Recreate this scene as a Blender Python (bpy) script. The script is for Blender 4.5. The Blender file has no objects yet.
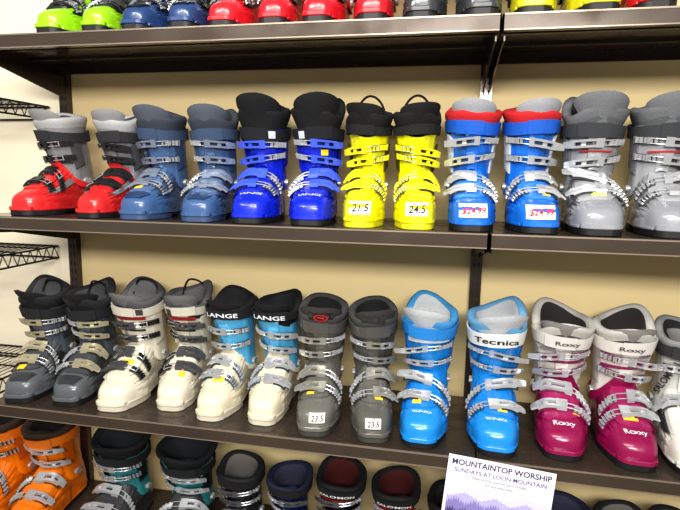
import bpy, bmesh, math, random
import numpy as np
from mathutils import Vector, Matrix
random.seed(4)
sc=bpy.context.scene
COL=sc.collection
try:
    sc.view_settings.view_transform='Standard'
    sc.view_settings.look='Medium High Contrast'
except Exception: pass

# ------------------------------------------------------------ materials
def lin1(c):
    c/=255.0
    return c/12.92 if c<=0.04045 else ((c+0.055)/1.055)**2.4
def lin(c): return (lin1(c[0]),lin1(c[1]),lin1(c[2]),1)
MATS={}
def mat(kind,rgb,rough=None,metal=0.0):
    key=(kind,tuple(rgb),rough,metal)
    if key in MATS: return MATS[key]
    m=bpy.data.materials.new(kind); m.use_nodes=True
    nt=m.node_tree; b=nt.nodes['Principled BSDF']
    tc=nt.nodes.new('ShaderNodeTexCoord'); nz=nt.nodes.new('ShaderNodeTexNoise')
    nt.links.new(tc.outputs['Object'],nz.inputs['Vector'])
    mix=nt.nodes.new('ShaderNodeMix'); mix.data_type='RGBA'
    c=lin(rgb); amt={'plastic':.18,'fabric':.35,'metal':.15,'rubber':.2,'wall':.07,'steel':.3,'paper':.03}.get(kind,.1)
    mix.inputs[6].default_value=c
    mix.inputs[7].default_value=(c[0]*(1-amt),c[1]*(1-amt),c[2]*(1-amt),1)
    nt.links.new(nz.outputs['Fac'],mix.inputs[0])
    nt.links.new(mix.outputs[2],b.inputs['Base Color'])
    b.inputs['Metallic'].default_value=metal
    sc_={'plastic':40,'fabric':260,'metal':90,'rubber':120,'wall':3,'steel':14,'paper':20}.get(kind,40)
    nz.inputs['Scale'].default_value=sc_
    nz.inputs['Detail'].default_value=4
    r={'plastic':.28,'fabric':.85,'metal':.28,'rubber':.6,'wall':.8,'steel':.28,'paper':.7}.get(kind,.4) if rough is None else rough
    b.inputs['Roughness'].default_value=r
    if kind=='plastic':
        b.inputs['Coat Weight'].default_value=.28
        b.inputs['Coat Roughness'].default_value=.08
        n3=nt.nodes.new('ShaderNodeTexNoise'); n3.inputs['Scale'].default_value=22; n3.inputs['Detail'].default_value=9; n3.inputs['Roughness'].default_value=.75
        mp=nt.nodes.new('ShaderNodeMapping'); mp.inputs['Scale'].default_value=(1,3,.6)
        nt.links.new(tc.outputs['Object'],mp.inputs['Vector']); nt.links.new(mp.outputs['Vector'],n3.inputs['Vector'])
        mr=nt.nodes.new('ShaderNodeMapRange'); mr.inputs[1].default_value=.4; mr.inputs[2].default_value=.65; mr.inputs[3].default_value=r*.7; mr.inputs[4].default_value=r*1.7
        nt.links.new(n3.outputs['Fac'],mr.inputs[0]); nt.links.new(mr.outputs[0],b.inputs['Roughness'])
    if kind=='steel':
        n2=nt.nodes.new('ShaderNodeTexNoise'); n2.inputs['Scale'].default_value=5; n2.inputs['Detail'].default_value=8
        mp=nt.nodes.new('ShaderNodeMapping'); mp.inputs['Scale'].default_value=(1,4,1)
        nt.links.new(tc.outputs['Object'],mp.inputs['Vector']); nt.links.new(mp.outputs['Vector'],n2.inputs['Vector'])
        mr=nt.nodes.new('ShaderNodeMapRange'); mr.inputs[1].default_value=.35; mr.inputs[2].default_value=.7; mr.inputs[3].default_value=r*.5; mr.inputs[4].default_value=r*1.5
        nt.links.new(n2.outputs['Fac'],mr.inputs[0]); nt.links.new(mr.outputs[0],b.inputs['Roughness'])
        nt.links.new(n2.outputs['Fac'],mix.inputs[0]); mix.inputs[6].default_value=(c[0]*1.9,c[1]*1.9,c[2]*1.9,1)
    bp=nt.nodes.new('ShaderNodeBump'); bp.inputs['Distance'].default_value=.002
    bp.inputs['Strength'].default_value={'fabric':.5,'rubber':.2,'wall':.08,'steel':.05}.get(kind,.03)
    nt.links.new(nz.outputs['Fac'],bp.inputs['Height']); nt.links.new(bp.outputs['Normal'],b.inputs['Normal'])
    MATS[key]=m
    return m
SIL=(214,216,220)
BLK=(24,24,27)
def metal(rgb=SIL): return mat('metal',rgb,.26,.6)
def plas(rgb,r=None): return mat('plastic',rgb,r)
def fab(rgb): return mat('fabric',rgb)

# ------------------------------------------------------------ mesh builder
class MB:
    def __init__(s): s.v=[]; s.f=[]; s.m=[]
    def face(s,idx,mi=0): s.f.append(idx); s.m.append(mi)
    def grid(s,rows,cu=False,mi=0,mf=None):
        b=len(s.v); nr=len(rows); nc=len(rows[0])
        for r in rows: s.v.extend(r)
        for i in range(nr-1):
            for j in range(nc if cu else nc-1):
                j2=(j+1)%nc
                s.face((b+i*nc+j,b+i*nc+j2,b+(i+1)*nc+j2,b+(i+1)*nc+j), mf(i,j) if mf else mi)
        return b
    def sheet(s,fn,nu,nv,mi=0,cu=False):
        R=[[fn(j/nu,i/nv,1) for j in range(nu if cu else nu+1)] for i in range(nv+1)]
        Q=[[fn(j/nu,i/nv,0) for j in range(nu if cu else nu+1)] for i in range(nv+1)]
        a=s.grid(R,cu,mi); b=s.grid(Q,cu,mi); nc=len(R[0]); n=nv*nc
        for j in range(nc if cu else nc-1):
            j2=(j+1)%nc
            s.face((a+j,a+j2,b+j2,b+j),mi); s.face((a+n+j,a+n+j2,b+n+j2,b+n+j),mi)
        if not cu:
            for i in range(nv):
                s.face((a+i*nc,a+(i+1)*nc,b+(i+1)*nc,b+i*nc),mi)
                k=nc-1
                s.face((a+i*nc+k,a+(i+1)*nc+k,b+(i+1)*nc+k,b+i*nc+k),mi)
    def strip(s,S,u0,u1,v0,v1,o0,o1,nu=6,nv=1,mi=0):
        s.sheet(lambda a,b,k:S(u0+(u1-u0)*a,v0+(v1-v0)*b,o1 if k else o0),nu,nv,mi)
    def tube(s,pts,r,n=6,mi=0,closed=False):
        pts=[Vector(p) for p in pts]; rows=[]; N=len(pts)
        up=Vector((0,0,1))
        for i,p in enumerate(pts):
            if closed: t=pts[(i+1)%N]-pts[i-1]
            else: t=pts[min(i+1,N-1)]-pts[max(i-1,0)]
            t.normalize()
            a=t.cross(up)
            if a.length<.05: a=t.cross(Vector((0,1,0)))
            a.normalize(); b=t.cross(a)
            rows.append([tuple(p+(a*math.cos(q)+b*math.sin(q))*r) for q in [2*math.pi*k/n for k in range(n)]])
        if closed: rows.append(rows[0])
        st=s.grid(rows,True,mi)
        if not closed:
            s.face(tuple(st+k for k in range(n)),mi); s.face(tuple(st+(len(rows)-1)*n+k for k in range(n)),mi)
    def box(s,a,b,mi=0):
        i=len(s.v)
        for z in (a[2],b[2]):
            for (x,y) in ((a[0],a[1]),(b[0],a[1]),(b[0],b[1]),(a[0],b[1])): s.v.append((x,y,z))
        for q in ((0,1,2,3),(4,5,6,7),(0,1,5,4),(1,2,6,5),(2,3,7,6),(3,0,4,7)): s.face(tuple(i+k for k in q),mi)
    def prism(s,outline,z0,z1,mi=0,bev=.002):
        n=len(outline); cx=sum(p[0] for p in outline)/n; cy=sum(p[1] for p in outline)/n
        def sh(p,d):
            L=math.hypot(p[0]-cx,p[1]-cy) or 1; k=1-d/L; return (cx+(p[0]-cx)*k,cy+(p[1]-cy)*k)
        rows=[[(*sh(p,bev),z0) for p in outline],[(*p,z0+bev) for p in outline],[(*p,z1-bev) for p in outline],[(*sh(p,bev),z1) for p in outline]]
        st=s.grid(rows,True,mi)
        s.face(tuple(st+k for k in range(n)),mi); s.face(tuple(st+3*n+k for k in range(n)),mi)
    def mesh(s,name,mats,angle=35):
        me=bpy.data.meshes.new(name); me.from_pydata(s.v,[],s.f)
        for m in mats: me.materials.append(m)
        me.polygons.foreach_set('material_index',s.m)
        bm=bmesh.new(); bm.from_mesh(me); bmesh.ops.remove_doubles(bm,verts=bm.verts,dist=1e-6)
        bmesh.ops.recalc_face_normals(bm,faces=bm.faces); bm.to_mesh(me); bm.free()
        me.polygons.foreach_set('use_smooth',[True]*len(me.polygons))
        try: me.set_sharp_from_angle(angle=math.radians(angle))
        except Exception: pass
        me.update(); return me
def obj(name,me,parent=None,**kw):
    o=bpy.data.objects.new(name,me); COL.objects.link(o)
    if parent: o.parent=parent
    for k,v in kw.items(): o[k]=v
    return o

TXT={}
def text2d(st,bold=.0,shear=0.0):
    key=(st,bold,shear)
    if key in TXT: return TXT[key]
    c=bpy.data.curves.new('t','FONT'); c.body=st; c.align_x='CENTER'; c.align_y='CENTER'; c.size=1; c.offset=bold; c.shear=shear; c.resolution_u=3
    o=bpy.data.objects.new('t',c); COL.objects.link(o)
    bpy.context.view_layer.update()
    dg=bpy.context.evaluated_depsgraph_get()
    me=bpy.data.meshes.new_from_object(o.evaluated_get(dg))
    v=[tuple(x.co) for x in me.vertices]; f=[tuple(p.vertices) for p in me.polygons]
    bpy.data.objects.remove(o); bpy.data.curves.remove(c); bpy.data.meshes.remove(me)
    TXT[key]=(v,f); return TXT[key]
def textmesh(name,items,m):
    me=bpy.data.meshes.new(name); V=[];F=[]
    for st,fn,size,bold,shear,rot in items:
        v,f=text2d(st,bold,shear); b=len(V); c,s=math.cos(rot),math.sin(rot)
        V+= [fn((p[0]*c-p[1]*s)*size,(p[0]*s+p[1]*c)*size) for p in v]; F+=[tuple(b+i for i in q) for q in f]
    me.from_pydata(V,[],F); me.materials.append(m); me.update(); return me

# ------------------------------------------------------------ boot surfaces
def curve(xs,ys):
    xs=list(xs); ys=list(ys); n=len(xs)
    d=[(ys[i+1]-ys[i])/(xs[i+1]-xs[i]) for i in range(n-1)]
    t=[d[0]]+[(0 if d[i-1]*d[i]<=0 else 2*d[i-1]*d[i]/(d[i-1]+d[i])) for i in range(1,n-1)]+[d[-1]]
    def f(x):
        x=min(max(x,xs[0]),xs[-1]); i=0
        while i<n-2 and x>xs[i+1]: i+=1
        h=xs[i+1]-xs[i]; q=(x-xs[i])/h
        return ((1+2*q)*(1-q)**2)*ys[i]+q*(1-q)**2*h*t[i]+q*q*(3-2*q)*ys[i+1]+q*q*(q-1)*h*t[i+1]
    return f
YS=[0,.003,.008,.018,.035,.06,.09,.13,.17,.20,.24,.27,.29,.300]
WS=[.016,.027,.0345,.0425,.0495,.0545,.0565,.0540,.049,.046,.044,.041,.036,.024]
CW0=curve(YS,WS)
YINV=curve([0.0]+WS[:6],[-.0015]+YS[:6])
CH0=curve(YS,[.050,.056,.0625,.070,.0785,.089,.104,.132,.162,.172,.166,.146,.122,.104])
CX=curve([0,.05,.1,.3],[.008,.005,0,0])
ZS=[.07,.10,.15,.20,.25,.30,.36]
KY=curve(ZS,[.232,.228,.2225,.2085,.193,.180,.168])
KL=curve(ZS,[.068,.066,.0655,.0685,.072,.075,.076])
KW=curve(ZS,[.050,.051,.0505,.0535,.0585,.063,.064])
ZB=.020
def surfaces(sd,P={}):
    tw=P.get('toe_w',1.0); tH=P.get('toe_hh',1.0); bx=P.get('boxy',0.03); kw=P.get('cuff_w',1.0)
    def CW(y): return CW0(y)*(tw+(1-tw)*min(max(y,0)/.12,1))
    def CH(y): return CH0(y)*(tH+(1-tH)*min(max(y,0)/.12,1))
    def clog(u,y,off):
        ph=math.pi/2-u/.055; ph=min(max(ph,0),math.pi)
        c=math.cos(ph); q=max(math.sin(ph),0)
        x=(CW(y)+off)*math.copysign(abs(c)**(.72-bx*.6),c)+CX(y)
        e=.50-bx+.17*min(y/.12,1)
        z=ZB+(CH(y)+off-ZB)*q**e
        return (sd*x,y-(off if y<.02 else off*max(0,1-(y-.02)/.03)),z)
    def cuff(u,z,off):
        a=u/.052; sn,cs=math.sin(a),math.cos(a)
        x=(KW(z)*kw+off)*math.copysign(abs(sn)**.88,sn); y=KY(z)-(KL(z)+off)*math.copysign(abs(cs)**.92,cs)
        return (sd*x,y,z)
    return clog,cuff,CW,CH

def lever_mesh(S,m,w,dk):
    b=MB()
    b.strip(S,.008,.050,-w,w,.001,.0035,8,2,1)
    for v0,v1 in ((-w,-w*.42),(w*.42,w)):
        b.sheet(lambda s,t,k:S(-.002+.044*s,v0+(v1-v0)*t,(.0125+.002*math.sin(s*3)) if k else .0065),7,1)
    b.sheet(lambda s,t,k:S(.036+.019*s,-w*(1-.25*s)+2*w*(1-.25*s)*t,(.0135+.006*s) if k else (.0075+.008*s)),3,2)
    b.strip(S,-.005,.004,-w-.001,w+.001,.003,.0140,2,2)
    b.strip(S,.018,.026,-w*.42,w*.42,.004,.0105,2,1)
    return b.mesh('buckle',[m,dk],30)
def wire_mesh(S,m,w):
    b=MB()
    for v in (-w*.6,w*.6):
        b.tube([S(.020-.050*t/6,v,.0105-.003*t/6) for t in range(7)],.0015,5)
    b.tube([S(-.030,-w*.75+w*1.5*t/3,.0080) for t in range(4)],.0024,5)
    return b.mesh('wire_bail',[m],50)
def ladder_mesh(S,m,w,dk):
    b=MB(); b.strip(S,-.058,-.014,-w*.85,w*.85,.001,.0036,8,2,1)
    b.strip(S,-.060,-.055,-w*.85,w*.85,.003,.0066,1,1)
    for i in range(5):
        u=-.052+.0080*i
        b.sheet(lambda s,t,k:S(u+.0046*s,-w*.7+w*1.4*t,(.0104-.0060*s) if k else .003),1,2)
    return b.mesh('catch_ladder',[m,dk],30)

def build_boot(P,sd,seed=0):
    clog,cuff,CW,CH=surfaces(sd,P); parts=[]
    rng=random.Random(seed)
    g=lambda k,d=None:P.get(k,d)
    cm=plas(P['clog']); km=plas(P['cuff']); bm_=metal(g('buckle',SIL)) if g('buckle_metal',True) else plas(g('buckle'))
    wm=metal(); lm=metal(g('ladder',(200,202,207))) if g('ladder_metal',g('buckle_metal',True)) else plas(g('ladder',g('buckle')))
    dk=plas(g('under',tuple(int(v*.35) for v in P['cuff'])),.5)
    am=plas(g('accent',P['clog'])); sm=mat('rubber',g('sole',BLK))
    ct=g('ct',.288)
    b=MB()
    def outline(y0,y1,sh,wmax=9):
        n=22; L=[];R=[]
        for i in range(n+1):
            q=i/n; q=.5-.5*math.cos(math.pi*q)
            y=y0+(y1-y0)*q; w=min(CW(min(max(y-y0*1.0 if y<.02 else y,.002),.298))-sh,wmax)
            e=min(q,1-q)
            if e<.02: w-=.004
            L.append((sd*(-w+CX(max(y,0))),y)); R.append((sd*(w+CX(max(y,0))),y))
        return L+R[::-1]
    b.prism(outline(-.006,.125,.001),.0,.018,0); b.prism(outline(.205,.306,.002),.0,.018,0); b.prism(outline(.11,.22,.006),.007,.022,0)
    b.prism(outline(-.009,.06,-.001,.042),.0165,.029,1); b.prism(outline(.262,.310,.001),.015,.029,1); b.prism(outline(.01,.29,-.0015),.0165,.025,1)
    parts.append(('sole',b.mesh('sole',[sm,cm],30),None))
    b=MB(); ys=[0,.0007,.0015,.003,.0045,.0065,.009,.012,.015]+[.019+.0065*i for i in range(43)]+[.297,.30]
    N=60; rows=[]
    def box(x,a,c,e=.003):
        return max(0,min(1,(x-a)/e))*max(0,min(1,(c-x)/e))
    gr=g('groove',.10)
    for y in ys:
        r=[]
        for j in range(N+1):
            u=.0864*(1-2*j/N); au=abs(u)
            off=.0030*box(au,.060,.2)*box(y,.05,.20,.01)
            w=au-.040-(y-.06)*gr
            if au>.036 and y>.055 and y<.24: off-=.0028*(box(w%.012,.0,.0040,.001))
            r.append(clog(u,y,off))
        rows.append(r)
    st=b.grid(rows,True)
    b.face(tuple(range(st,st+N+1))); b.face(tuple(range(st+(len(ys)-1)*(N+1),st+len(ys)*(N+1))))
    parts.append(('lower_shell',b.mesh('lower_shell',[cm],32),None))
    b=MB(); fy0=g('flap_y',.052)
    def fl(s,t,k):
        y=fy0+(.172-fy0)*t
        ul=-.022-.010*math.sin(t*3.0)+.012*t; ur=.046
        if t<.12: ul+=.014*(1-t/.12)**2; ur-=.016*(1-t/.12)**2
        return clog(ul+(ur-ul)*s,y,(.0055 if k else .0005)*(1 if s<.9 else .6))
    b.sheet(fl,16,16)
    parts.append(('overlap_flap',b.mesh('overlap_flap',[plas(g('flap',P['clog']))],32),None))
    if g('accent'):
        for q in (1,-1):
            b=MB(); b.sheet(lambda s,t,k:clog(q*(.050+.013*t),.060+.075*t*.3+(.09)*s,.0072 if k else 0),10,2)
            parts.append(('side_panel',b.mesh('side_panel',[am],30),None))
        if g('toe_accent'):
            b=MB(); b.sheet(lambda s,t,k:clog((-.034+.068*s)*(.7+.3*t),.012+.030*t,.0030 if k else -.001),10,4)
            parts.append(('toe_panel',b.mesh('toe_panel',[am],30),None))
    zf=g('zfront',.072)
    def zl(a):
        a=(a+math.pi)%(2*math.pi)-math.pi
        return .088+zf*math.exp(-(a/.70)**2)+.03*math.exp(-((abs(a)-math.pi)/.8)**2)
    vd=g('vdip',.032)
    def zt(a):
        a=(a+math.pi)%(2*math.pi)-math.pi
        return ct-vd*math.exp(-(a/.45)**2)+.020*math.exp(-((abs(a)-math.pi)/.7)**2)
    b=MB()
    def cf(s,t,k):
        a0=-.30; a=a0+s*(2*math.pi+.55)+.16*(t-.5)*(1 if s>.9 else 0)*((s-.9)/.1 if s>.9 else 0)
        z=zl(a)+(zt(a)-zl(a))*t
        flare=.0024 if t<.06 or t>.95 else 0
        o=-.0025+.0045*s+flare+(.0030 if s>.935 else 0)
        aa=abs((a+math.pi)%(2*math.pi)-math.pi)
        if .95<aa<1.25: o+=.0022
        return cuff(a*.052,z,o if k else o-.0035)
    b.sheet(cf,84,20)
    parts.append(('cuff',b.mesh('cuff',[km],32),None))
    if g('cuff_low'):
        rgb,hh=P['cuff_low']; b=MB()
        b.sheet(lambda s,t,k:(lambda a:cuff(a*.052,zl(a)-.002+(hh+.008*math.cos(a))*t,.0078 if k else .002))(s*2*math.pi),60,3,0,True)
        parts.append(('cuff_collar',b.mesh('cuff_collar',[plas(rgb)],30),None))
    if g('cuff_accent'):
        for q in (1,-1):
            b=MB(); b.sheet(lambda s,t,k:cuff(q*(.052+.026*s),(.150+(ct-.193)*t+.02*s),.0080 if k else .001),4,8)
            parts.append(('cuff_panel',b.mesh('cuff_panel',[plas(P['cuff_accent'])],30),None))
    if g('bands'):
        for (rgb,z0,z1,u0,u1,tilt) in P['bands']:
            b=MB(); b.sheet(lambda s,t,k:cuff(sd*(u0+(u1-u0)*s),z0+(z1-z0)*t+tilt*s,.0075 if k else .002),8,2)
            parts.append(('cuff_stripe',b.mesh('cuff_stripe',[plas(rgb)],30),None))
    for q in (1,-1):
        for (u,z,r) in ((.081,.112,.011),):
            b=MB(); n=14
            R0=[cuff(q*u+r*math.cos(2*math.pi*i/n),z+r*math.sin(2*math.pi*i/n),.001) for i in range(n)]
            R1=[cuff(q*u+r*.85*math.cos(2*math.pi*i/n),z+r*.85*math.sin(2*math.pi*i/n),.0085) for i in range(n)]
            st=b.grid([R0,R1],True); b.face(tuple(st+n+i for i in range(n)))
            parts.append(('hinge_rivet',b.mesh('hinge_rivet',[wm],30),None))
    wv=g('wave',.006); ph_=g('phase',rng.uniform(0,1.4)); op=g('open',0.003)
    def lt(a):
        return .322-.016*math.cos(a)+wv*math.cos(2*a+ph_)+wv*.6*math.sin(3*a+ph_)+g('lh',0)
    b=MB(); nA=48
    prof=[(-.004,None,.19),(-.003,-.050,0),(.003,-.030,0),(.006,-.018,0),(.008,-.009,0),(.006,-.001,0),(-.001,.004,0),(-.009,.002,0),(-.014,-.006,0),(-.017,-.03,0),(-.018,-.07,0),(-.022,None,.17)]
    rows=[]
    for (o,dz,za) in prof:
        r=[]
        for j in range(nA):
            a=2*math.pi*j/nA; z=za if dz is None else lt(a)+dz
            fl_=op*max(0,z-.29)/.04
            r.append(cuff(a*.052,z,o+fl_))
        rows.append(r)
    st=b.grid(rows,True,0,lambda i,j:1 if 2<=i<=7 else (2 if i>7 else 0))
    b.face(tuple(st+11*nA+i for i in range(nA)),2)
    parts.append(('liner',b.mesh('liner',[fab(g('liner',BLK)),fab(g('rim',g('liner',BLK))),fab(g('inner',(45,45,48)))],60),None))
    li=len(parts)-1
    b=MB(); th=.342+g('lh',0)+g('tongue_h',0); tl=g('tongue_lean',.46); tu=g('tongue_u',rng.uniform(-.004,.010))
    tp=g('tongue_pt',0)
    def toff(z): return -.0030+max(0,z-.288)*tl
    tsk=rng.uniform(.002,.012)
    def tg(s,t,k):
        x=2*s-1; top=th-.016*abs(x)**3+tsk*x+tp*(1-abs(x)**1.3)*2-tp; z=.16+(top-.16)*t
        hw_=.036+.016*max(0,min(1,(z-.275)/.05))
        o=toff(z)-(.004*abs(x)**4)+(.0045*math.exp(-(x/.35)**2)*min(max((z-.26)/.03,0),1))
        if t>.97: o-=.003
        return cuff(tu*max(0,z-.27)/.07+x*hw_,z,o if k else o-.017*(1-.5*abs(x)**4)+(.004 if t>.97 else 0))
    b.sheet(tg,14,18)
    parts.append(('tongue',b.mesh('tongue',[fab(g('tongue',g('liner',BLK)))],50),None))
    ti=len(parts)-1
    if g('tongue_patch'):
        b=MB()
        def pt(s,t,k):
            z=th-.047+.032*t; return cuff(tu*.6+(-.022+.044*s),z,toff(z)+(.0060 if k else -.002))
        b.sheet(pt,8,4)
        parts.append(('tongue_patch',b.mesh('tongue_patch',[plas(P['tongue_patch'],.5)],30),ti))
        if g('emblem'):
            b=MB(); zc=th-.031
            def em(s,t,k):
                a=2*math.pi*s; r=.0085+.0035*t
                x,y=r*math.cos(a),r*math.sin(a)
                return cuff(tu*.6+x,zc+y,toff(zc+y)+(.0074 if k else .005))
            b.sheet(em,24,1,0,True)
            b.sheet(lambda s,t,k:cuff(tu*.6-.005+.010*s,zc-.0035+.0035*t+.004*s,toff(zc)+(.0074 if k else .005)),3,1)
            parts.append(('emblem',b.mesh('emblem',[plas(P['emblem'],.5)],30),ti))
    if g('strap',BLK) is not None:
        b=MB(); sz=g('strap_z',ct-.010); sw=g('strap_w',.016); loose=g('loose',.003)
        def zs(s): return sz-.008*math.cos((s-.5)*2*math.pi)+.004*math.sin((s-.5)*4*math.pi+ph_)
        def so_(s): return loose*math.exp(-((s-.5)/.12)**2)+max(0,sz-.28)*.3
        b.sheet(lambda s,t,k:cuff((s-.5)*2*math.pi*.052*.999,zs(s)-sw+2*sw*t,(.0100 if k else .0055)+so_(s)),48,2)
        b.sheet(lambda s,t,k:cuff(-.012+.046*s,zs(.5)-sw-.002+(2*sw+.003)*t+.004*s,(.0125 if k else .008)+so_(.5)),6,1)
        parts.append(('power_strap',b.mesh('power_strap',[fab(g('strap',BLK)) if not g('strap_glossy') else plas(g('strap'),.45)],30),None))
        si=len(parts)-1
        if g('strap_text'):
            st_,rgb_,tsz=g('strap_text')
            parts.append(('printed_text',textmesh('printed_text',[(st_,lambda x,y:cuff(sd*x,sz-.007+y,.0142+so_(.5)),tsz,.02,0,0)],plas(rgb_,.5)),si))
        if g('strap_patch'):
            b=MB(); b.strip(cuff,-.030,-.016,sz-.018,sz+.002,.009+so_(.5)*.6,.0115+so_(.5)*.6,3,1)
            parts.append(('strap_patch',b.mesh('strap_patch',[plas(P['strap_patch'],.5)],30),si))
    side=g('bside',1); bw=g('bw',.0105)
    j=lambda a:rng.uniform(-a,a)
    specs=[(cuff,.184+j(.004),.16+j(.08),0),(cuff,min(.232,ct-.044)+j(.003),.10+j(.08),g('pop',0)),(clog,.078+j(.005),-.16+j(.08),0),(clog,.124+j(.003),-.28+j(.08),g('pop2',0))]
    if g('nb',4)==3: specs=[specs[0],specs[1],specs[3]]
    if g('nb',4)==2: specs=[specs[1],specs[3]]
    for i,(sf,v0,sl,pop) in enumerate(specs):
        base=.0058
        u_sh=j(.006)
        S=lambda u,v,o,sf=sf,v0=v0,sl=sl:sf(side*(u+u_sh),v0+v-sl*u,o+base)
        Sp=lambda u,v,o,sf=sf,v0=v0,sl=sl:sf(side*(u*.8+u_sh),v0+v-sl*u-pop*.3*max(0,u),o+base+pop*max(0,u-.004))
        parts.append(('buckle',lever_mesh(Sp if pop else S,bm_,bw,dk),None)); bi=len(parts)-1
        parts.append(('wire_bail',wire_mesh(Sp if pop else S,wm,bw),bi)); parts.append(('catch_ladder',ladder_mesh(S,lm,bw,dk),bi))
    if g('loop'):
        b=MB(); rr=g('loop_r',.045); lx=g('loop_x',0)
        pts=[]
        for i in range(19):
            a=math.pi*i/18
            pts.append((sd*(rr*.85*math.cos(a)+lx),KY(.33)+.045+.01*math.sin(3*a),.305+g('lh',0)+rr*1.25*math.sin(a)))
        b.tube(pts,.0035,6)
        parts.append(('pull_loop',b.mesh('pull_loop',[fab(g('loop'))],50),li))
    for (w,where,u,v,size,rgb,rot) in g('texts',[]):
        sf,o=(cuff,.0090) if where=='cuff' else (clog,.0026 if v<fy0 else .0064)
        parts.append(('printed_text',textmesh('printed_text',[(w,lambda x,y:sf(sd*(u+x),v+y,o),size,.02,0,rot)],plas(rgb,.5)),None))
    return parts

def add_extra(P,sd,tag=None,sticker=None):
    clog,cuff,_,_=surfaces(sd,P)
    out=[]
    if tag:
        st,rgb=tag[0],tag[1]
        k=tag[2] if len(tag)>2 else 1.0; uo=tag[3] if len(tag)>3 else 0
        z0=.036 if k>.9 else .040
        wd=1.12 if len(st)>5 else 1.0
        def TS(x,y,o):
            xx=x*sd
            lean=max(0,y-.010)
            return (x+sd*.006,YINV(abs(xx))*.98-.0035-o+lean*.75+.001,z0+y)
        Ht=.035*k
        b=MB(); b.sheet(lambda s,t,q:TS(uo*sd+(-.030+.060*s)*k*wd,Ht*t,.0006 if q else -.0006),14,6)
        out.append(('price_tag',b.mesh('price_tag',[mat('paper',(240,238,230))],30),None))
        sz=(.027 if len(st)<6 else .0205)*k
        out.append(('handwritten_text',textmesh('handwritten_text',[(st,lambda x,y:TS(uo*sd+x,Ht*.48+y,.0020),sz,.018,.2,0.04)],mat('paper',rgb)),'prev'))
    if sticker:
        for (w,u,v,rgb) in sticker:
            sf,o=(clog,.0062) if w=='clog' else (cuff,.0078)
            b=MB(); b.strip(sf,u-.008,u+.008,v-.008,v+.008,o-.002,o+.0010,3,3)
            out.append(('sticker',b.mesh('sticker',[mat('paper',rgb)],30),None))
    return out

# ------------------------------------------------------------ camera
F=520.0; YAW=math.radians(11); PIT=math.radians(8.5); ROL=math.radians(.94)
EYE=Vector((0,-1.325,1.40))
fw=Vector((-math.sin(YAW)*math.cos(PIT),math.cos(YAW)*math.cos(PIT),-math.sin(PIT)))
r0=fw.cross(Vector((0,0,1))).normalized(); u0=r0.cross(fw)
rt=r0*math.cos(ROL)+u0*math.sin(ROL); up=u0*math.cos(ROL)-r0*math.sin(ROL)
cd=bpy.data.cameras.new('camera'); cam=bpy.data.objects.new('camera',cd); COL.objects.link(cam); sc.camera=cam
cd.sensor_width=36; cd.lens=F/680*36; cd.clip_start=.02
M=Matrix((rt,up,-fw)).transposed().to_4x4(); M.translation=EYE; cam.matrix_world=M
def px(P):
    d=Vector(P)-EYE; return 340+F*d.dot(rt)/d.dot(fw), 255-F*d.dot(up)/d.dot(fw)
def shelf_x(x,Y,Z):
    k=(x-340)/F; d=Vector((0,Y,Z))-EYE; q=rt-fw*k
    return -(d.dot(q))/q.x

# ------------------------------------------------------------ shelving
SZ={1:1.784,2:1.269,3:.671,4:.17}
DEPTH=.40
XL,XM,XR=-1.385,.118,1.30
steel=mat('steel',(66,57,50),.27,.35); steel2=mat('steel',(130,118,106),.35,.5); steeld=mat('steel',(20,17,16),.6,.2)
unit=obj('wall_shelving',None,None,label='dark brown steel wall shelving on slotted uprights full of boots',category='shelving')
for r,z in SZ.items():
    for (a,b_) in (((-1.72 if r==4 else XL),XM-.002),(XM+.002,XR)):
        b=MB()
        prof=[(0,0),(DEPTH,0),(DEPTH,-.003),(.004,-.003),(.004,-.036),(.018,-.036),(.018,-.039),(0,-.039)]
        prof=[(y,z+q) for y,q in prof]
        prof[0]=(.0015,z); prof=[(0,z-.0015)]+prof
        n=len(prof); rows=[[(x,y,q) for y,q in prof] for x in (a,b_)]
        st=b.grid(rows,True,0); b.face(tuple(range(st,st+n))); b.face(tuple(range(st+n,st+2*n)))
        b.box((a,.0,z-.039),(a+.003,DEPTH,z-.0005)); b.box((b_-.003,.0,z-.039),(b_,DEPTH,z-.0005))
        b.box((a,DEPTH-.012,z-.035),(b_,DEPTH-.008,z-.001))
        b.box((a+.003,-.0016,z-.005),(b_-.003,.0005,z-.001),1)
        b.box((a+.003,-.0012,z-.039),(b_-.003,.0005,z-.036),1)
        for yy in (.14,.27): b.box((a+.003,yy,z-.012),(b_-.003,yy+.015,z-.0025))
        obj('shelf',b.mesh('shelf',[steel,steel2],25),unit)
for x in (XL+.012,XM,XR-.0):
    b=MB(); b.box((x-.018,DEPTH+.002,.0),(x+.018,DEPTH+.026,2.35),0)
    z=.06
    while z<2.3:
        b.box((x-.009,DEPTH+.0012,z),(x-.005,DEPTH+.003,z+.016),1); b.box((x+.005,DEPTH+.0012,z),(x+.009,DEPTH+.003,z+.016),1); z+=.032
    obj('upright',b.mesh('upright',[steel,steeld],20),unit)
    for r,z in SZ.items():
        for dx in ((-.012,.008) if x!=XL+.012 else (.008,)):
            b=MB()
            pr=[(.03,z-.042),(DEPTH+.001,z-.042),(DEPTH+.001,z-.115),(DEPTH-.03,z-.112),(.12,z-.062),(.03,z-.055)]
            rows=[[(x+dx,y,q) for y,q in pr],[(x+dx+.004,y,q) for y,q in pr]]
            st=b.grid(rows,True); b.face(tuple(range(st,st+6))); b.face(tuple(range(st+6,st+12)))
            obj('shelf_bracket',b.mesh('shelf_bracket',[steel],20),unit)

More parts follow.
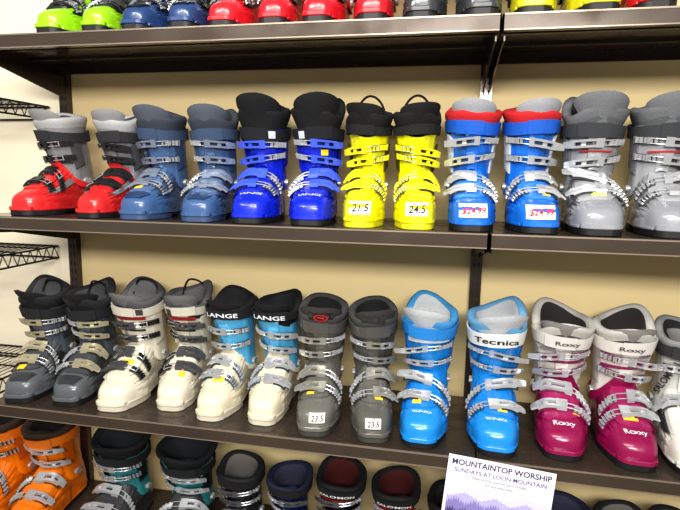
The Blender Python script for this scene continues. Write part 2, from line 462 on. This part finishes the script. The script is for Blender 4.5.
# ------------------------------------------------------------ room
def room(name,a,b_,m,label):
    b=MB(); b.box(a,b_); return obj(name,b.mesh(name,[m],20),None,kind='structure',label=label)
room('wall_back',(XL,DEPTH+.027,-.02),(2.6,DEPTH+.12,3.0),mat('wall',(234,212,162)),'plain cream painted wall behind the shelving')
room('wall_left',(-3.2,DEPTH+.027,-.02),(XL,DEPTH+.12,3.0),mat('wall',(238,228,204)),'off-white painted wall panel beside the shelving')
room('floor',(-3.2,-3.5,-.05),(2.6,DEPTH+.027,0),mat('wall',(120,112,100),.5),'plain worn floor under the shelving')

wirem=mat('metal',(30,30,32),.35,.6)
for z in (1.64,1.12,.70):
    b=MB(); x0,x1=-2.1,-1.45; y0,y1=.02,DEPTH+.02
    for (zz,rr) in ((z,.0035),(z-.045,.0035)):
        b.tube([(x0,y0,zz),(x1,y0,zz)],rr); b.tube([(x0,y1,zz),(x1,y1,zz)],rr); b.tube([(x0,y0,zz),(x0,y1,zz)],rr); b.tube([(x1,y0,zz),(x1,y1,zz)],rr)
    n=10
    for i in range(n):
        ya=y0+(y1-y0)*i/n; yb=y0+(y1-y0)*(i+1)/n; ym=(ya+yb)/2
        for x in (x0,x1):
            b.tube([(x,ya,z-.045),(x,ym,z)],.0018,5); b.tube([(x,ym,z),(x,yb,z-.045)],.0018,5)
    n=16
    for i in range(n):
        xa=x0+(x1-x0)*i/n; xb=x0+(x1-x0)*(i+1)/n; xm=(xa+xb)/2
        b.tube([(xa,y0,z-.045),(xm,y0,z)],.0018,5); b.tube([(xm,y0,z),(xb,y0,z-.045)],.0018,5)
    for i in range(1,26):
        x=x0+(x1-x0)*i/26; b.tube([(x,y0,z+.003),(x,y1,z+.003)],.0016,5)
    for y in (.12,.23,.34): b.tube([(x0,y,z),(x1,y,z)],.003,5)
    obj('wire_shelf',b.mesh('wire_shelf',[wirem],50),None,label='black wire shelf with zigzag truss edge on the wall',category='wire shelf',group='wire shelves on the wall')

# ------------------------------------------------------------ boot styles
ROY=(22,44,200); YEL=(236,230,18); AZ=(28,110,208); SKY=(34,140,220); MAG=(142,20,78)
YST=(240,200,40)
ST={}
ST['A']=dict(clog=(208,44,46),cuff=(126,126,130),ct=.270,liner=(150,150,152),rim=(178,178,180),inner=(60,60,62),strap=(46,46,50),accent=(130,130,132),buckle=(60,60,64),ladder=(70,70,74),tongue=(150,150,152),cuff_accent=(80,80,84),cuff_low=((200,42,44),.018),bands=[((38,38,42),.166,.178,-.06,.05,.004)],tongue_h=-.006,toe_w=1.0,tongue_pt=.004)
ST['B']=dict(clog=(66,94,138),cuff=(70,96,136),ct=.276,liner=(60,66,78),strap=(60,78,106),accent=(48,68,106),flap=(84,108,148),toe_accent=1,buckle=(160,172,194),cuff_accent=(54,74,108),tongue=(90,96,108),sole=(56,76,112),wave=.010,toe_w=1.05,tongue_pt=.006)
ST['C']=dict(clog=ROY,cuff=ROY,ct=.266,liner=(20,20,24),strap=(22,24,34),strap_patch=(200,204,216),accent=(12,26,140),flap=(16,36,180),buckle=(70,96,214),buckle_metal=False,ladder=(196,200,210),ladder_metal=True,cuff_accent=(14,30,160),wave=.013,lh=.008,toe_w=.98,boxy=.08,tongue_pt=.008,texts=[('LANGE','clog',-.0,.040,.015,(225,228,240),0)])
ST['D']=dict(clog=YEL,cuff=YEL,ct=.256,vdip=.010,liner=(18,18,20),strap=(26,26,28),strap_z=.272,strap_w=.012,buckle=(240,232,26),ladder=(226,218,30),under=(30,30,24),buckle_metal=False,accent=(212,205,16),loop=(20,20,22),sole=(216,210,20),loop_r=.054,tongue_h=-.006,wave=.012,cuff_accent=(60,60,30),toe_w=.98,boxy=.10,zfront=.062)
ST['E']=dict(clog=AZ,cuff=AZ,ct=.286,liner=(120,122,128),rim=(200,36,42),inner=(150,150,155),strap=(26,92,190),strap_glossy=1,accent=(18,80,172),flap=(40,124,220),tongue=(165,166,172),tongue_h=-.006,cuff_accent=(216,220,226),toe_w=1.0,boxy=.06,pop=.4,open=.006,tongue_pt=.005)
ST['F']=dict(clog=(146,148,154),cuff=(160,162,167),ct=.274,liner=(96,98,102),rim=(110,112,116),strap=(60,62,66),accent=(110,112,118),flap=(162,164,169),cuff_accent=(118,120,126),tongue=(120,122,126),wave=.014,bands=[((190,40,44),.206,.210,-.03,.03,0)],pop2=.4,toe_w=1.0,lh=.002,tongue_pt=.006)
ST['G']=dict(clog=(94,98,102),cuff=(84,92,102),ct=.270,liner=(24,25,28),strap=(36,38,42),buckle=(216,208,180),accent=(58,60,64),flap=(70,73,78),cuff_accent=(56,62,70),loop=(24,24,26),loop_r=.035,inner=(84,84,88),rim=(40,41,46),tongue_h=-.012,toe_accent=1,wave=.014,toe_w=1.04)
ST['H']=dict(clog=(220,214,196),cuff=(220,214,198),ct=.292,liner=(50,50,54),rim=(90,90,94),inner=(120,120,122),strap=(206,201,188),strap_glossy=1,strap_w=.013,buckle=(110,110,114),ladder=(50,50,52),accent=(198,190,172),cuff_accent=(206,200,184),tongue=(120,120,122),tongue_h=-.010,loop=(35,35,38),loop_r=.045,bands=[((150,24,34),.246,.258,-.050,.034,0),((40,40,42),.206,.212,-.050,.03,0)],strap_patch=(60,60,62),sole=(205,198,180),wave=.014,toe_w=1.0)
ST['I']=dict(clog=(222,214,190),cuff=(88,176,222),ct=.286,liner=(22,22,26),strap=(24,26,34),strap_z=.299,strap_text=('LANGE',(235,240,245),.0185),strap_w=.012,vdip=.012,accent=(198,192,172),cuff_low=((222,214,190),.012),tongue=(25,25,28),sole=(205,198,180),tongue_h=-.010,wave=.010,inner=(38,38,42),toe_w=.96,boxy=.08,nb=4)
ST['J']=dict(clog=(112,110,104),cuff=(106,104,99),ct=.290,liner=(58,58,60),rim=(74,74,74),inner=(28,28,30),strap=(84,82,80),strap_glossy=1,buckle=(185,183,176),accent=(84,82,78),flap=(98,96,91),cuff_accent=(80,78,74),tongue=(66,64,64),tongue_patch=(36,34,34),emblem=(200,40,46),sole=(66,66,62),wave=.004,tongue_h=-.004,tongue_u=0,toe_w=.98)
ST['J2']=dict(ST['J'],emblem=None,tongue_patch=(60,58,58),clog=(96,95,90),cuff=(90,89,85))
ST['K']=dict(clog=SKY,cuff=SKY,ct=.294,liner=(200,205,212),rim=(70,156,214),inner=(212,214,218),strap=(40,136,212),strap_glossy=1,accent=(20,110,195),flap=(24,126,208),tongue=(210,214,218),tongue_h=-.002,tongue_u=.012,cuff_accent=(22,116,200),wave=.016,lh=.006,pop=.5,pop2=.4,bw=.0092,tongue_pt=.005,texts=[('DRAGON','cuff',-.034,.205,.009,(20,30,60),1.3),('TECNICA','clog',0,.040,.009,(235,240,245),0)],bands=[((214,218,224),.244,.258,-.045,.045,.006)],toe_w=.97)
ST['K2']=dict(ST['K'],strap=(234,234,231),strap_w=.019,strap_z=.276,strap_text=('Tecnica',(25,28,35),.0225),liner=(190,195,202),rim=(110,168,212),tongue=(205,209,214),bands=[],tongue_h=-.004,inner=(200,203,208))
ST['L']=dict(clog=MAG,cuff=(224,220,214),ct=.288,liner=(90,86,86),rim=(198,195,190),inner=(52,48,48),strap=(220,216,210),strap_glossy=1,accent=(104,12,54),flap=(154,28,90),under=(120,30,76),tongue=(150,146,144),tongue_h=-.016,cuff_low=(MAG,.026),strap_text=('Roxy',(90,84,88),.016),texts=[('Roxy','clog',0,.038,.018,(235,225,228),0)],bands=[((150,144,146),.244,.248,-.05,.05,0),((130,30,80),.206,.214,-.05,.05,.004)],cuff_accent=(190,182,180),wave=.016,pop=.4,toe_w=.98,open=.007)
ST['M']=dict(clog=(220,216,208),cuff=(216,216,212),liner=(150,150,150),strap=(60,60,62),accent=(60,62,66),texts=[('SALOMON','cuff',-.038,.192,.024,(30,30,34),1.25)],nb=2)
ST['N']=dict(clog=(232,122,14),cuff=(236,124,12),ct=.276,liner=(44,34,28),rim=(60,44,34),inner=(28,22,20),strap=(228,120,16),strap_glossy=1,tongue=(44,34,28),lh=-.015,loop=(200,96,20),loop_r=.040,tongue_h=-.020,open=.010,cuff_accent=(200,96,10))
ST['O']=dict(clog=(60,60,64),cuff=(50,126,132),ct=.270,liner=(24,28,30),rim=(22,24,28),inner=(38,42,46),strap=(26,30,34),tongue=(30,70,76),cuff_accent=(26,36,42),tongue_h=-.034,open=.012,bands=[((220,228,228),.234,.239,-.05,.05,0)])
ST['P']=dict(clog=(36,36,40),cuff=(40,41,45),liner=(22,22,25),inner=(64,60,58),strap=(26,26,29),buckle=(130,130,135),tongue_h=-.030,lh=-.02,open=.008,tongue_lean=.25)
ST['P2']=dict(ST['P'],inner=(120,116,112),rim=(30,30,34))
ST['Q']=dict(ST['P'],cuff=(26,40,92),inner=(60,62,84),liner=(24,32,62))
ST['R']=dict(ST['P'],cuff=(26,26,28),inner=(80,18,22),rim=(20,20,22),strap_text=('SALOMON',(240,240,240),.0135),strap_z=.276,strap_w=.013,lh=-.014,bands=[((200,30,36),.232,.244,-.05,.05,0)],tongue=(24,22,24))
ST['S']=dict(clog=(150,208,28),cuff=(40,44,40),liner=BLK,buckle=(70,72,70),accent=(30,32,30),flap=(36,38,36),sole=(22,22,22),cuff_low=((40,44,40),.02))
ST['T']=dict(clog=(40,66,112),cuff=(36,56,95),liner=BLK,buckle=(160,165,175),accent=(25,28,34),flap=(24,26,32),toe_accent=1)
ST['U']=dict(clog=(210,32,46),cuff=(205,34,46),liner=BLK,buckle=(170,170,175),accent=(30,28,30),flap=(40,30,34),sole=(30,28,30))
ST['V']=dict(clog=(60,62,66),cuff=(60,62,66),liner=BLK,buckle=(150,150,155),accent=(35,36,40))
ST['W']=dict(clog=(218,208,40),cuff=(50,50,50),liner=BLK,buckle=(150,150,155),accent=(40,40,40),flap=(40,40,40))
ROWS={2:'boots on the upper shelf',3:'boots on the middle shelf',4:'boots on the bottom shelf',1:'boots on the top shelf'}
B=[
(2,'A',17,60,.02,.95,1.06,-1,'red plastic ski boot with grey cuff at the shelf end',None,None),
(2,'A',80,119,.015,.94,1.04,1,'red and grey plastic ski boot beside a slate blue boot',None,[('clog',.01,.10,YST)]),
(2,'B',131,161,.01,.95,1.06,-1,'slate blue ski boot with dark liner beside a red boot',None,[('clog',.01,.07,YST)]),
(2,'B',190,213,.01,.95,1.08,1,'slate blue ski boot with dark liner beside a royal blue boot',None,None),
(2,'C',248,264,.01,1.0,1.08,-1,'royal blue ski boot with black liner beside a slate blue boot',None,None),
(2,'C',303,318,.01,1.0,1.08,1,'royal blue ski boot with black liner beside a yellow boot',None,[('cuff',.02,.20,YST)]),
(2,'D',361,369,.01,.98,.97,-1,'bright yellow ski boot with black liner, cord loop and size tag',('21.5',(30,30,30)),None),
(2,'D',414,417,.01,.98,.97,1,'bright yellow ski boot with black liner beside an azure boot',('24.5',(30,30,30)),None),
(2,'E',476,473,.01,.99,1.06,-1,'azure blue ski boot with red rimmed grey liner and price tag',('$24.99',(215,20,24)),None),
(2,'E',539,532,.015,.99,1.05,1,'azure blue ski boot with red rimmed liner beside a silver boot',('$24.99',(215,20,24)),[('clog',.015,.07,YST)]),
(2,'F',608,595,.01,1.0,1.12,-1,'silver grey ski boot with grey liner beside an azure boot',None,[('clog',0,.07,(230,230,120))]),
(2,'F',678,665,.01,1.0,1.11,1,'silver grey ski boot with grey liner next to its pair',None,None),
(3,'G',16,44,.01,1.03,1.06,-1,'slate grey ski boot with black liner at the shelf end',None,[('clog',.01,.06,YST)]),
(3,'G',59,89,.02,1.03,1.05,1,'slate grey ski boot with black liner beside an off-white boot',None,None),
(3,'H',109,138,.02,1.05,1.09,-1,'off-white ski boot with dark red cuff stripe and black loop',None,[('clog',.0,.10,YST)]),
(3,'H',164,188,.065,1.04,1.02,1,'off-white ski boot with dark red stripe, blue boot beside it',None,[('clog',.012,.06,YST)]),
(3,'I',208,232,.030,1.03,1.0,-1,'cream ski boot with light blue cuff and black liner',None,[('clog',.0,.07,YST)]),
(3,'I',256,278,.04,1.03,1.0,1,'cream ski boot with light blue cuff beside a grey boot',None,None),
(3,'J',315,323,.01,1.04,1.03,-1,'warm grey ski boot with dark liner and size tag',('23.5',(40,40,40),.7,-.008),[('clog',.012,.070,YST)]),
(3,'J2',370,373,.01,1.04,1.0,1,'warm grey ski boot with dark liner beside a sky blue boot',('23.5',(40,40,40),.7,.0),[('clog',.01,.07,YST)]),
(3,'K',422,430,.01,1.05,1.08,-1,'sky blue ski boot with pale liner beside a grey boot',None,[('clog',.01,.07,YST)]),
(3,'K2',493,497,.01,1.05,1.12,1,'sky blue ski boot with white strap and pale liner',None,[('clog',.01,.07,YST)]),
(3,'L',569,563,.03,1.05,1.10,-1,'magenta ski boot with white cuff and grey liner',None,[('clog',-.02,.075,YST)]),
(3,'L',637,625,.02,1.05,1.08,1,'magenta ski boot with white cuff beside a white boot',None,[('clog',.0,.075,YST)]),
(3,'M',702,685,.02,1.02,.95,-1,'white and grey ski boot beside a magenta boot',None,None),
(4,'N',None,0,.00,1.12,1.12,-1,'orange ski boot with dark brown liner at the shelf end',None,None),
(4,'N',None,48,.01,1.10,1.12,1,'orange ski boot with dark brown liner and pull loop',None,None),
(4,'O',None,120,.02,1.0,1.34,-1,'teal ski boot with black liner seen from above',None,None),
(4,'O',None,186,.02,.98,1.34,1,'teal ski boot with black liner beside a charcoal boot',None,None),
(4,'P2',None,240,.02,.90,1.22,-1,'charcoal ski boot with pale inner lining',None,None),
(4,'Q',None,289,.02,.88,1.18,1,'navy blue ski boot with dark lining',None,None),
(4,'R',None,341,.02,.94,1.20,-1,'black ski boot with red lining and printed strap',None,None),
(4,'R',None,396,.03,.90,1.20,1,'black ski boot with red lining next to its pair',None,None),
(4,'P',None,452,.03,.85,1.22,-1,'charcoal ski boot partly hidden by a paper sign',None,None),
(4,'P',None,508,.03,.85,1.22,1,'charcoal ski boot behind a paper sign',None,None),
(4,'Q',None,566,.03,.87,1.22,-1,'navy ski boot beside a paper sign',None,None),
(4,'P2',None,622,.03,.86,1.22,1,'charcoal ski boot with pale inner lining',None,None),
(4,'P',None,678,.03,.86,1.2,-1,'charcoal ski boot with dark strap',None,None),
(1,'S',44,None,.006,.95,.93,-1,'lime green and black ski boot on the top shelf',None,None),
(1,'S',86,None,.004,.95,.93,1,'lime green and black ski boot beside a navy boot',None,None),
(1,'T',131,None,.008,.95,.93,-1,'dark blue ski boot with black toe beside a lime boot',None,None),
(1,'T',174,None,.004,.95,.93,1,'dark blue ski boot with black toe beside a red boot',None,None),
(1,'U',220,None,.010,.95,.93,-1,'bright red ski boot with black sole beside a blue boot',None,None),
(1,'U',267,None,.004,.95,.93,1,'bright red ski boot with black sole next to its pair',None,None),
(1,'U',317,None,.006,.95,.93,-1,'bright red and black ski boot beside a charcoal boot',None,None),
(1,'U',368,None,.004,.95,.93,1,'bright red and black ski boot next to its pair',None,None),
(1,'V',424,None,.010,.98,.94,-1,'charcoal ski boot on the top shelf',None,None),
(1,'V',480,None,.004,.98,.94,1,'charcoal ski boot beside a yellow boot',None,None),
(1,'W',540,None,.008,.98,.94,-1,'yellow and black ski boot on the top shelf',None,None),
(1,'W',602,None,.004,.98,.94,1,'yellow and black ski boot beside a red boot',None,None),
(1,'U',666,None,.006,.98,.94,-1,'red ski boot at the top shelf beside a yellow boot',None,None),
]
CACHE={}
for (row,sty,tx,px_top,Yt,scl,wx,sd,label,tag,stk) in B:
    key=(sty,sd)
    if key not in CACHE: CACHE[key]=build_boot(ST[sty],sd,sum(map(ord,sty))*3+sd)
    parts=list(CACHE[key])
    for e in add_extra(ST[sty],sd,tag,stk):
        parts.append((e[0],e[1],len(parts)-1) if e[2]=='prev' else e)
    Z=SZ[row]
    if tx is None:
        X=shelf_x(px_top,Yt+.185*scl,Z+.30*scl); md=0
    elif px_top is None:
        X=shelf_x(tx,Yt,Z+.03); md=0
    else:
        X=shelf_x(tx,Yt,Z+.03)
        lo,hi=math.radians(-45),math.radians(45)
        for _ in range(30):
            md=(lo+hi)/2
            q=(X-.185*scl*math.sin(md),Yt+.185*scl*math.cos(md),Z+.30*scl)
            if px(q)[0]>px_top: lo=md
            else: hi=md
        md=max(min(md,.6),-.6)
    e=obj('ski_boot',None,None,label=label,category='ski boot',group=ROWS[row])
    e.empty_display_size=.05
    e.location=(X,Yt+.011*scl,Z+.0005); e.rotation_euler=(0,0,md); e.scale=(scl*wx,scl,scl)
    objs=[]
    for (n,me,pi) in parts:
        objs.append(obj(n,me,e if pi is None else objs[pi]))

# ------------------------------------------------------------ paper sign
sx=shelf_x(502,-.01,SZ[3]-.02)
sg=MB(); W,H=.272,.210
sg.sheet(lambda s,t,k:((s-.5)*W,-.0005*k-.006*math.sin(math.pi*s)*(1-t),-H*(1-t)),10,8)
so=obj('paper_sign',sg.mesh('paper_sign',[mat('paper',(226,224,236))],60),None,label='white paper sign with purple mountain picture hung on the shelf edge',category='sign')
so.location=(sx,-.004,SZ[3]-.002); so.rotation_euler=(math.radians(-4),math.radians(5),0)
def sm_(x,y): return (x,-.0014-.006*math.sin(math.pi*(x/W+.5))*(-y/H),y)
def line(t,y,size,rgb,bold=0.0):
    obj('printed_text',textmesh('printed_text',[(t,lambda a,b:sm_(a,y+b),size,bold,0,0)],mat('paper',rgb)),so)
line('MOUNTAINTOP WORSHIP',-.018,.0210,(50,54,84),.02)
line('SUNDAYS AT LOON MOUNTAIN',-.039,.0158,(74,60,124),.008)
line('Meet at the summit each Sunday',-.054,.0105,(80,80,104))
line('All are welcome',-.067,.0105,(80,80,104))
for k,(base,amp,rgb,fr,ph) in enumerate(((-.094,.018,(200,196,224),2.1,.3),(-.108,.016,(172,164,210),3.3,1.4),(-.130,.012,(128,118,176),5.2,2.5),(-.154,.008,(70,62,112),8.2,.5))):
    b=MB(); n=80
    top=[];bot=[]
    for i in range(n+1):
        x=(-.5+i/n)*(W-.016)
        tri=abs(((i/n*fr+ph)%1)*2-1); y=base+amp*(tri-.3)+.002*math.sin(i*1.9+k)+(.012*abs((i*.5)%1*2-1) if k>=2 else 0)
        p=sm_(x,y); q=sm_(x,-H+.010); o=-.0004*(k+1)
        top.append((p[0],p[1]+o,p[2])); bot.append((q[0],q[1]+o,q[2]))
    b.grid([top,bot]); obj('mountain_print',b.mesh('mountain_print',[mat('paper',rgb)],60),so)

# ------------------------------------------------------------ lights
def area(name,loc,target,sx_,sy_,p,col):
    l=bpy.data.lights.new(name,'AREA'); l.shape='RECTANGLE'; l.size=sx_; l.size_y=sy_; l.energy=p; l.color=col
    o=bpy.data.objects.new(name,l); COL.objects.link(o); o.location=loc
    o.rotation_euler=(Vector(target)-Vector(loc)).to_track_quat('-Z','Y').to_euler()
area('ceiling_light',(-.5,-1.5,2.6),(-.4,.2,1.0),2.2,.22,50,(1,.97,.91))
area('ceiling_light',(.2,-2.6,2.1),(-.2,.3,.9),1.6,.35,80,(1,.98,.93))
w=bpy.data.worlds.new('world'); sc.world=w; w.use_nodes=True
w.node_tree.nodes['Background'].inputs[0].default_value=(1,.96,.90,1); w.node_tree.nodes['Background'].inputs[1].default_value=.36
